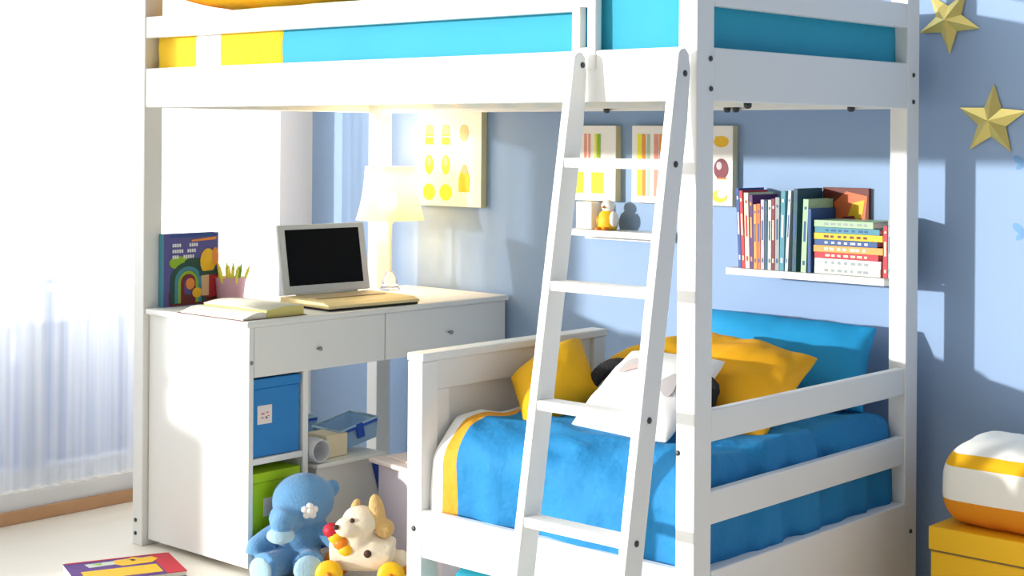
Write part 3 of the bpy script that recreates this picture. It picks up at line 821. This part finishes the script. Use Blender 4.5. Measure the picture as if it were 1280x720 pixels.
vbook(-.334, .016, .202, .132, 'b_green', 'pale green upright book just left of the book stack', 2)
vbook(-.312, .009, .176, .132, 'b_navy', 'thin dark upright book touching the book stack', 0)
HB = [(.020, 'b_pale', 'pale cream book at the bottom of the stack'), (.021, 'b_white', 'white book second from the bottom of the stack'),
      (.016, 'b_crim', 'red book in the lower half of the stack'), (.018, 'b_or2', 'orange book just above the red one in the stack'),
      (.015, 'b_navy', 'dark blue book in the middle of the stack'), (.017, 'b_yellow', 'yellow book in the upper half of the stack'),
      (.015, 'b_teal', 'grey-teal book just under the top of the stack'), (.018, 'b_green', 'pale green book on top of the stack')]
z = BZ
rnd = random.Random(11)
for i, (th, m, lb_) in enumerate(HB):
    x0 = -.298 + rnd.uniform(0, .004); x1 = -.098 + rnd.uniform(-.010, .014) - (.010 if i == len(HB) - 1 else 0); y0 = .975 + rnd.uniform(0, .006); y1 = y0 + .13
    t = thing('book', lb_, 'book', ((x0 + x1) / 2, (y0 + y1) / 2, z), 0, 'stacked books on the right wall shelf')
    c = MB(); k = .0016
    c.box((x0, y0, z), (x1, y1, z + k), m); c.box((x0, y0, z + th - k), (x1, y1, z + th), m); c.box((x0, y0, z + k), (x1, y0 + .002, z + th - k), m)
    bm_ = {'b_crim': 'b_cream', 'b_navy': 'b_white', 'b_yellow': 'b_brown', 'b_teal': 'b_navy', 'b_or2': 'b_white'}.get(m, 'b_grey')
    for g in range(7):
        xa = x0 + .03 + g * .020 + rnd.uniform(0, .004)
        c.box((xa, y0 - .0005, z + th * .3), (xa + rnd.uniform(.008, .015), y0 + .0001, z + th * .68), bm_)
    c.build('cover', t)
    MB().box((x0 + .003, y0 + .002, z + k), (x1 - .003, y1 - .002, z + th - k), 'page').build('pages', t)
    z += th + .0008
vbook(-.082, .012, .138, .132, 'b_crim', 'red upright book at the right end of the book stack', 0)
vbook(-.068, .010, .158, .132, 'b_grey', 'grey upright book at the far right end of the shelf', 0)

# ------------------------------------------------------------------ stars and decals
def star(label, cx, cz, r, ang, tip=None):
    b = bmesh.new(); n = 5; y = WB - .004
    c = b.verts.new((cx, y - .030, cz)); bc_ = b.verts.new((cx, y, cz)); ring = []
    for k in range(10):
        a = ang + k * PI / 5; rr = r if k % 2 == 0 else r * .42
        ring.append(b.verts.new((cx + rr * math.sin(a), y - .002, cz + rr * math.cos(a))))
    for k in range(10):
        b.faces.new((c, ring[k], ring[(k + 1) % 10])); b.faces.new((bc_, ring[(k + 1) % 10], ring[k]))
    bmesh.ops.recalc_face_normals(b, faces=list(b.faces))
    mb = MB(); mb.add(b, 'gold', smooth=False)
    o = mb.build('gold_star', origin=(cx, y, cz)); props(o, label, 'star', 'gold foil stars on the blue wall'); return o
star('upper gold foil star, cut by the top of the picture, on the blue wall', .030, 1.566, .092, R(-38))
star('lower gold foil star on the blue wall right of the tall post', .154, 1.297, .098, R(3))
def decal(label, cx, cz, s):
    mb = MB()
    for a, sc in ((50, 1), (-50, 1), (130, .7), (-130, .7)):
        pts = []
        for p in ell(0, .55, .28, .5, 14):
            q = R(a); x_, z_ = p[0] * sc, p[1] * sc
            pts.append((cx + s * (x_ * math.cos(q) + z_ * math.sin(q)), WB - .0006, cz + s * (z_ * math.cos(q) - x_ * math.sin(q))))
        mb.prism(pts, (0, -.0005, 0), 'teal')
    o = mb.build('wall_decal', origin=(cx, WB, cz)); props(o, label, 'decal', 'pale teal decals on the blue wall')
decal('faint teal butterfly decal just below the lower gold star', .236, 1.185, .030)
decal('faint teal butterfly decal, second below the lower gold star', .240, 1.005, .036)

# ------------------------------------------------------------------ yellow box and quilt
yb_ = thing('storage_box', 'yellow lidded storage box on the floor by the blue wall', 'box', (.42, .93, 0))
MB().box((.170, .755, 0), (.66, 1.09, .243), 'yellowbox', .004).build('body', yb_)
MB().box((.166, .750, .246), (.664, 1.095, .303), 'yellowbox', .004).build('lid', yb_)
MB().box((.1685, .753, .2425), (.6615, 1.092, .2465), 'darkedge').build('lid_seam', yb_)
qm = banded('striped_quilt', 2, [(.070, (226, 140, 14)), (.150, (240, 236, 224)), (.178, (240, 180, 14)), (9, (242, 240, 232))], .85, .35, 10)
q = soft_box((.166, .756, .304), (.72, 1.085, .512), (.07, .12, .085), qm, .010, 5, 12, fold=.004).build('rolled_quilt', origin=(.42, .93, .304))
props(q, 'folded quilt in white, yellow and orange lying on the yellow box', 'quilt')

# ------------------------------------------------------------------ storage under the desk
tb = thing('storage_tub', 'cream storage tub with dark blue side strip under the desk', 'tub', (-1.78, .43, 0))
MB().prism([(-1.95, .270, .0), (-1.95, .600, .0), (-1.95, .535, .262), (-1.95, .290, .262)], (.385, 0, 0), 'tubwhite', bev=.004).build('body', tb)
MB().prism([(-1.564, .560, .085), (-1.564, .598, .02), (-1.564, .548, .25), (-1.564, .505, .262)], (.004, 0, 0), 'navy').build('side_strip', tb)
MB().box((-1.5645, .29, .02), (-1.5605, .590, .078), 'navy', .001).build('bottom_strip', tb)
MB().box((-1.955, .270, .263), (-1.538, .548, .276), 'tubwhite', .003).build('lid', tb)
o = MB().box((-1.68, .345, .277), (-1.585, .430, .345), 'cardbox', .003).build('carton', origin=(-1.64, .40, .277))
props(o, 'small cream carton on top of the storage tub under the desk', 'carton')
# white toy cup lying on its side
tc_ = thing('toy_cup', 'white rounded toy cup lying beside the blue storage box', 'cup', (-1.58, .285, .277))
MB().lathe([(.010, 0), (.030, .006), (.038, .03), (.034, .075), (.030, .075), (.032, .03), (.022, .010)], 'silver', (-1.615, .285, .3145), 24, 'X', cap=False).build('cup_body', tc_)
MB().lathe([(.015, 0), (.015, .003)], 'navy', (-1.608, .285, .3145), 16, 'X').build('cup_base', tc_)
# clear blue plastic tubs
def clear_tub(label, cx, cy, cz, sx, sy, sz, rz, tilt):
    t = thing('plastic_tub', label, 'tub', (cx, cy, cz), rz, 'clear blue plastic tubs under the desk')
    t.rotation_euler = (tilt, 0, rz)
    m = MB(); k = .86; w_ = .002
    lo = [(-sx * k / 2, -sy * k / 2), (sx * k / 2, -sy * k / 2), (sx * k / 2, sy * k / 2), (-sx * k / 2, sy * k / 2)]
    hi = [(-sx / 2, -sy / 2), (sx / 2, -sy / 2), (sx / 2, sy / 2), (-sx / 2, sy / 2)]
    b = bmesh.new(); L = [b.verts.new((p[0], p[1], 0)) for p in lo]; H = [b.verts.new((p[0], p[1], sz)) for p in hi]
    b.faces.new(L)
    for i in range(4): b.faces.new((L[i], L[(i + 1) % 4], H[(i + 1) % 4], H[i]))
    m.add(b, 'clearblue', smooth=False); o = m.build('tub_wall', t, 'local'); s = o.modifiers.new('s', 'SOLIDIFY'); s.thickness = .003
    r = MB()
    for i in range(4):
        a, c = hi[i], hi[(i + 1) % 4]; r.tube([(a[0], a[1], sz), (c[0], c[1], sz)], .004, 'plush_l', 8)
    r.build('rim', t, 'local')
    g = MB(); g.box((sx / 2 - .002, -.012, sz * .35), (sx / 2 + .008, .014, sz + .004), 'navy', .003); g.build('latch', t, 'local')
    g = MB(); g.box((sx / 2 - .004, -sy * .30, sz - .010), (sx / 2 + .006, sy * .46, sz - .001), 'navy', .002); g.build('edge_strip', t, 'local')
clear_tub('clear blue plastic tub with dark blue latch, tilted on the cream storage tub', -1.66, .500, .300, .14, .15, .062, R(-6), R(12))
clear_tub('clear blue plastic tub standing behind the cream carton', -1.86, .400, .277, .16, .16, .085, 0, 0)

# pale lidded bin
pn = thing('lidded_bin', 'pale lavender plastic bin with peach lid beside the lower bed end', 'bin', (-1.26, .50, 0), R(-10))
b_ = MB(); b_.prism([(-.15, -.12, 0), (.17, -.12, 0), (.17, .17, 0), (-.15, .17, 0)], (0, 0, .278), 'lav', bev=.008); b_.build('bin_body', pn, 'local')
b_ = MB(); b_.box((-.172, -.140, .279), (.190, .190, .294), 'pinklid', .005); b_.box((-.13, -.10, .294), (.15, .15, .300), 'pinklid', .003); b_.build('lid', pn, 'local')

# ------------------------------------------------------------------ blue plush elephant
ex, ey = -1.475, .145
el = thing('plush_elephant', 'sitting blue plush elephant with a white patch on its cheek on the floor', 'soft toy', (ex, ey, 0), R(50))
# local frame: -Y faces the camera, X to the picture's right
bd = MB()
bd.ball((0, .01, .085), (.066, .062, .085), 'plush')
bd.ball((.012, -.002, .205), (.090, .075, .078), 'plush')
bd.ball((-.035, -.045, .165), (.050, .045, .045), 'plush')
bd.tube([(-.035, -.07, .175), (-.052, -.095, .150), (-.050, -.100, .128), (-.030, -.102, .120)], [.034, .030, .027, .024], 'plush', 14)
for s_ in (-1, 1):
    bd.tube([(s_ * .045, .0, .125), (s_ * .085, -.020, .105), (s_ * .118, -.035, .085), (s_ * .122, -.04, .062)], [.030, .030, .030, .030], 'plush', 14)
bd.tube([(-.03, -.02, .040), (-.075, -.075, .038), (-.098, -.10, .040)], [.040, .040, .044], 'plush', 16)
bd.tube([(.03, -.02, .040), (.030, -.085, .038), (.028, -.112, .042)], [.040, .042, .047], 'plush', 16)
bd.ball((.095, .02, .232), (.022, .016, .026), 'plush')
bd.ball((0, .07, .05), (.03, .03, .03), 'plush')
eb = remesh(bd.build('body', el, 'local'), .005, 8)
e = MB(); e.ball((-.105, -.143, .045), (.038, .012, .037), 'plush_l', Matrix.Rotation(R(-38), 3, 'Z')); e.build('foot_pad', el, 'local', label='pale blue sole of the left foot')
e = MB(); e.ball((.026, -.157, .047), (.041, .012, .040), 'plush_l', Matrix.Rotation(R(4), 3, 'Z')); e.build('foot_pad', el, 'local', label='pale blue sole of the right foot')
e = MB(); e.ball((.122, -.058, .100), (.028, .020, .034), 'plush_l'); e.build('paw_pad', el, 'local', label='pale blue raised paw')
e = MB(); e.ball((-.050, -.100, .130), (.040, .034, .020), 'plush_l', Matrix.Rotation(R(15), 3, 'X')); e.build('muzzle', el, 'local', label='pale blue snout')
e = MB()
for k in range(5):
    a = 2 * PI * k / 5 + .3; e.ball((.030 + .014 * math.cos(a), -.075 + .003 * math.cos(a), .190 + .013 * math.sin(a)), (.011, .006, .011), 'white_cloth', sub=2)
e.ball((.030, -.078, .190), (.012, .007, .012), 'white_cloth', sub=2)
e.build('flower_patch', el, 'local', label='white flower-shaped cheek patch')
e = MB(); e.ball((-.030, -.092, .182), (.007, .005, .008), 'plush_l', sub=2); e.build('eye', el, 'local')

# ------------------------------------------------------------------ wheeled toy dog
tx_, ty_ = -1.262, .192
td = thing('pull_along_dog', 'cream toy dog on yellow and orange wheels with a floppy tan ear', 'toy', (tx_, ty_, 0), R(38))
td.scale = (1.28, 1.28, 1.28)
# local: X runs along the body, picture left to right; -Y faces the camera
d_ = MB()
d_.tube([(-.065, 0, .062), (-.02, 0, .068), (.03, 0, .070), (.070, 0, .064)], [.034, .042, .043, .036], 'beige', 18)
d_.tube([(-.01, -.01, .09), (.0, -.015, .115), (.002, -.02, .125)], [.034, .028, .026], 'beige', 14)
d_.ball((.0, -.02, .140), (.040, .032, .034), 'beige')
d_.ball((-.026, -.040, .130), (.027, .022, .022), 'beige')
d_.ball((.085, .0, .055), (.02, .02, .02), 'beige')
remesh(d_.build('body', td, 'local'), .004, 6)
e = MB(); e.ball((.036, -.018, .158), (.018, .018, .042), 'tanplush', Matrix.Rotation(R(-8), 3, 'Y')); e.ball((.054, -.02, .125), (.022, .014, .022), 'tanplush', Matrix.Rotation(R(-35), 3, 'Y')); remesh(e.build('ear', td, 'local', label='floppy tan ear'), .0035, 3)
e = MB(); e.ball((-.012, -.010, .168), (.010, .014, .018), 'tanplush', Matrix.Rotation(R(20), 3, 'Y')); e.build('ear', td, 'local')
MB().ball((-.046, -.058, .134), (.007, .006, .006), 'brown', sub=2).build('nose', td, 'local')
MB().ball((-.012, -.052, .148), (.0055, .004, .0055), 'brown', sub=2).build('eye', td, 'local')
MB().ball((.020, -.041, .074), (.009, .005, .009), 'brown', sub=2).build('spot', td, 'local')
e = MB()
for k, m in enumerate(('red', 'wheel_y', 'wheel_o', 'wheel_y')):
    e.ball((-.060 + k * .011, -.030, .120 - k * .013), (.020, .018, .017), m, sub=2)
e.build('bell_collar', td, 'local', label='red and yellow knotted collar')
for x in (-.062, .072):
    ax = MB(); ax.tube([(x, -.045, .030), (x, .045, .030)], .005, 'tan', 8); ax.build('axle', td, 'local')
    for y, m in ((-.056, 'wheel_y'), (.040, 'wheel_o')):
        w_ = MB(); w_.lathe([(.010, 0), (.027, .001), (.030, .005), (.030, .012), (.027, .016), (.010, .017)], m, (x, y, .030), 28, 'Y'); w_.lathe([(.007, -.004), (.007, .0)], 'wheel_o' if m == 'wheel_y' else 'wheel_y', (x, y, .030), 12, 'Y'); w_.build('wheel', td, 'local', label=('yellow wheel' if m == 'wheel_y' else 'orange wheel'))

# ------------------------------------------------------------------ book on the floor
A = Vector((-1.980, -.303)); B = Vector((-1.868, -.021)); ang = math.atan2(B.y - A.y, B.x - A.x)
fbk = thing('floor_book', 'purple and red picture book lying flat on the pale floor', 'book', (A.x, A.y, 0), ang)
L_ = (B - A).length; D_ = .215
MB().box((.003, -D_ + .003, .0015), (L_ - .001, -.003, .0135), 'page').build('pages', fbk, 'local')
MB().box((0, -D_, 0), (L_, 0, .0014), 'purple').build('back_cover', fbk, 'local')
c = MB(); c.box((0, -D_, .0136), (L_ * .82, 0, .0152), 'purple', .0005); c.box((L_ * .82, -D_, .0136), (L_ + .002, 0, .0153), 'red', .0005)
def fa(poly, m, k=1): c.prism([(p[0] * L_, -p[1] * D_, .0153 + .0002 * k) for p in poly], (0, 0, .0004), m)
fa([(.02, .0), (.98, .0), (.98, .035), (.02, .06)], 'red', 1)
fa([(.18, .16), (.50, .14), (.52, .30), (.2, .34)], 'b_pale', 1)
fa([(.46, .12), (.60, .10), (.64, .05), (.72, .12), (.82, .10), (.86, .24), (.78, .40), (.5, .42), (.44, .3)], 'b_yellow', 2)
fa([(.24, .2), (.34, .18), (.32, .28)], 'greenp', 3); fa([(.6, .16), (.64, .14), (.66, .22), (.62, .24)], 'blackp', 3)
fa([(.1, .5), (.8, .5), (.8, .9), (.1, .9)], 'b_yellow', 1)
c.build('cover', fbk, 'local')
MB().box((-.001, -D_, .0), (.0, 0, .015), 'b_white').build('spine', fbk, 'local')
